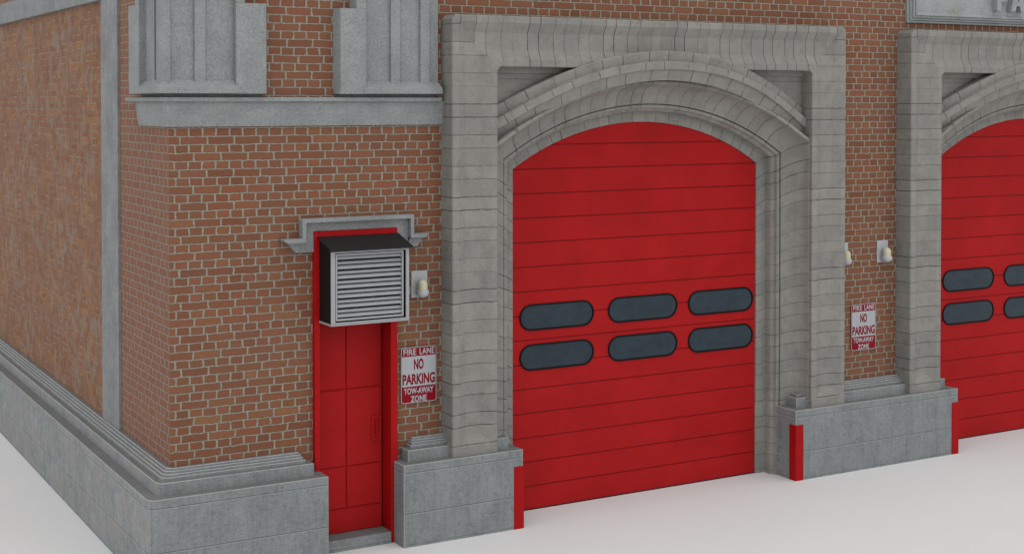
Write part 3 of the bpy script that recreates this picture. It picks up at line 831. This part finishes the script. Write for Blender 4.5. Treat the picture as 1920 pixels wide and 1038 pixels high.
m = MB(); revolve(m, cx, -0.078, [(0.018, 2.209), (0.036, 2.216), (0.050, 2.229), (0.0575, 2.236), (0.0585, 2.272), (0.056, 2.276), (0.048, 2.276)]); m.build('cup', M['white'], L0, smooth=50)
gl = [(0.047, 2.270)] + [(0.047, 2.30), (0.0465, 2.32)] + [(0.0465 * math.cos(a), 2.326 + 0.047 * math.sin(a)) for a in [math.pi / 2 * k / 8 for k in range(1, 9)]]
gl[-1] = (0.002, gl[-1][1])
m = MB(); revolve(m, cx, -0.078, gl); m.build('globe', M['ivory'], L0, smooth=60)
for nx, lb in ((7.463, LAB[1]), (8.064, LAB[2])):
    c = copy_tree(L0); c.location.x = nx; c['label'] = lb

# ================================================================== parking signs
def text_mesh(txt, x0, x1, z0, z1, y, mat, name, parent, bold=0.02):
    cu = bpy.data.curves.new('t', 'FONT'); cu.body = txt; cu.extrude = 0.0; cu.offset = bold; cu.resolution_u = 3
    ob = bpy.data.objects.new('t', cu); col.objects.link(ob)
    bpy.context.view_layer.update()
    dg = bpy.context.evaluated_depsgraph_get()
    me = bpy.data.meshes.new_from_object(ob.evaluated_get(dg))
    bpy.data.objects.remove(ob); bpy.data.curves.remove(cu)
    xs = [v.co.x for v in me.vertices]; ys = [v.co.y for v in me.vertices]
    ax, bx, ay, by = min(xs), max(xs), min(ys), max(ys)
    for v in me.vertices:
        v.co = Vector((x0 + (v.co.x - ax) / (bx - ax) * (x1 - x0), y, z0 + (v.co.y - ay) / (by - ay) * (z1 - z0)))
    bm = bmesh.new(); bm.from_mesh(me)
    r = bmesh.ops.extrude_face_region(bm, geom=bm.faces[:])
    for v in [g_ for g_ in r['geom'] if isinstance(g_, bmesh.types.BMVert)]: v.co.y += 0.0006
    bmesh.ops.recalc_face_normals(bm, faces=bm.faces); bm.to_mesh(me); bm.free()
    me.materials.clear(); me.materials.append(mat); me.name = name
    o = bpy.data.objects.new(name, me); col.objects.link(o); place(o, parent); return o
def sign(dx, dz, label):
    S = empty('parking_sign', (2.305 + dx, 0, 1.24 + dz), label, 'sign', 'fire lane signs on the brick wall')
    X0, X1, Z0, Z1 = 2.126 + dx, 2.486 + dx, 1.240 + dz, 1.751 + dz
    m = MB(); m.prism(rrect(X0, X1, Z0, Z1, 0.024), 'y', -0.0165, -0.0135); m.build('panel', M['signw'], S)
    for cz in (Z0 + 0.06, Z1 - 0.06):
        m = MB(); m.box(2.305 + dx - 0.015, 2.305 + dx + 0.015, -0.0135, 0.0, cz - 0.015, cz + 0.015); m.build('standoff', M['alu'], S)
    b = 0.006; t = rrect(X0 + b, X1 - b, Z0 + b, Z1 - b, 0.019)
    top = [(x, z) for x, z in t if z > (Z0 + Z1) / 2]; bot = [(x, z) for x, z in t if z < (Z0 + Z1) / 2]; bot = bot[len(bot) // 2:] + bot[:len(bot) // 2]
    zt_, zb_ = 1.666 + dz, 1.391 + dz
    m = MB(); m.prism([(X1 - b, zt_)] + top + [(X0 + b, zt_)], 'y', -0.0172, -0.0163); m.build('red_band', M['signr'], S)
    m = MB(); m.prism([(X0 + b, zb_)] + bot + [(X1 - b, zb_)], 'y', -0.0172, -0.0163); m.build('red_band', M['signr'], S)
    for xa, xb in ((X0 + b, X0 + b + 0.0025), (X1 - b - 0.0025, X1 - b)):
        m = MB(); m.box(xa, xb, -0.0172, -0.0163, zb_, zt_); m.build('red_edge_line', M['signr'], S)
    W, Rd = M['signw'], M['signr']
    T = lambda s, a, c_, z_, w_, mt, bd=0.02: text_mesh(s, a + dx, c_ + dx, z_ + dz, w_ + dz, -0.0180, mt, 'lettering', S, bd)
    T('FIRE', 2.148, 2.282, 1.677, 1.737, W, 0.035); T('LANE', 2.313, 2.466, 1.677, 1.737, W, 0.035)
    T('NO', 2.256, 2.354, 1.543, 1.641, Rd, 0.034); T('PARKING', 2.141, 2.470, 1.408, 1.506, Rd, 0.034)
    T('TOW-AWAY', 2.154, 2.457, 1.319, 1.379, W, 0.04); T('ZONE', 2.220, 2.388, 1.246, 1.305, W, 0.04)
    return S
sign(0, 0, 'red and white fire lane sign between the side door and the left pier')
sign(5.473, 0.008, 'red and white fire lane sign on the brick strip between the two arches')
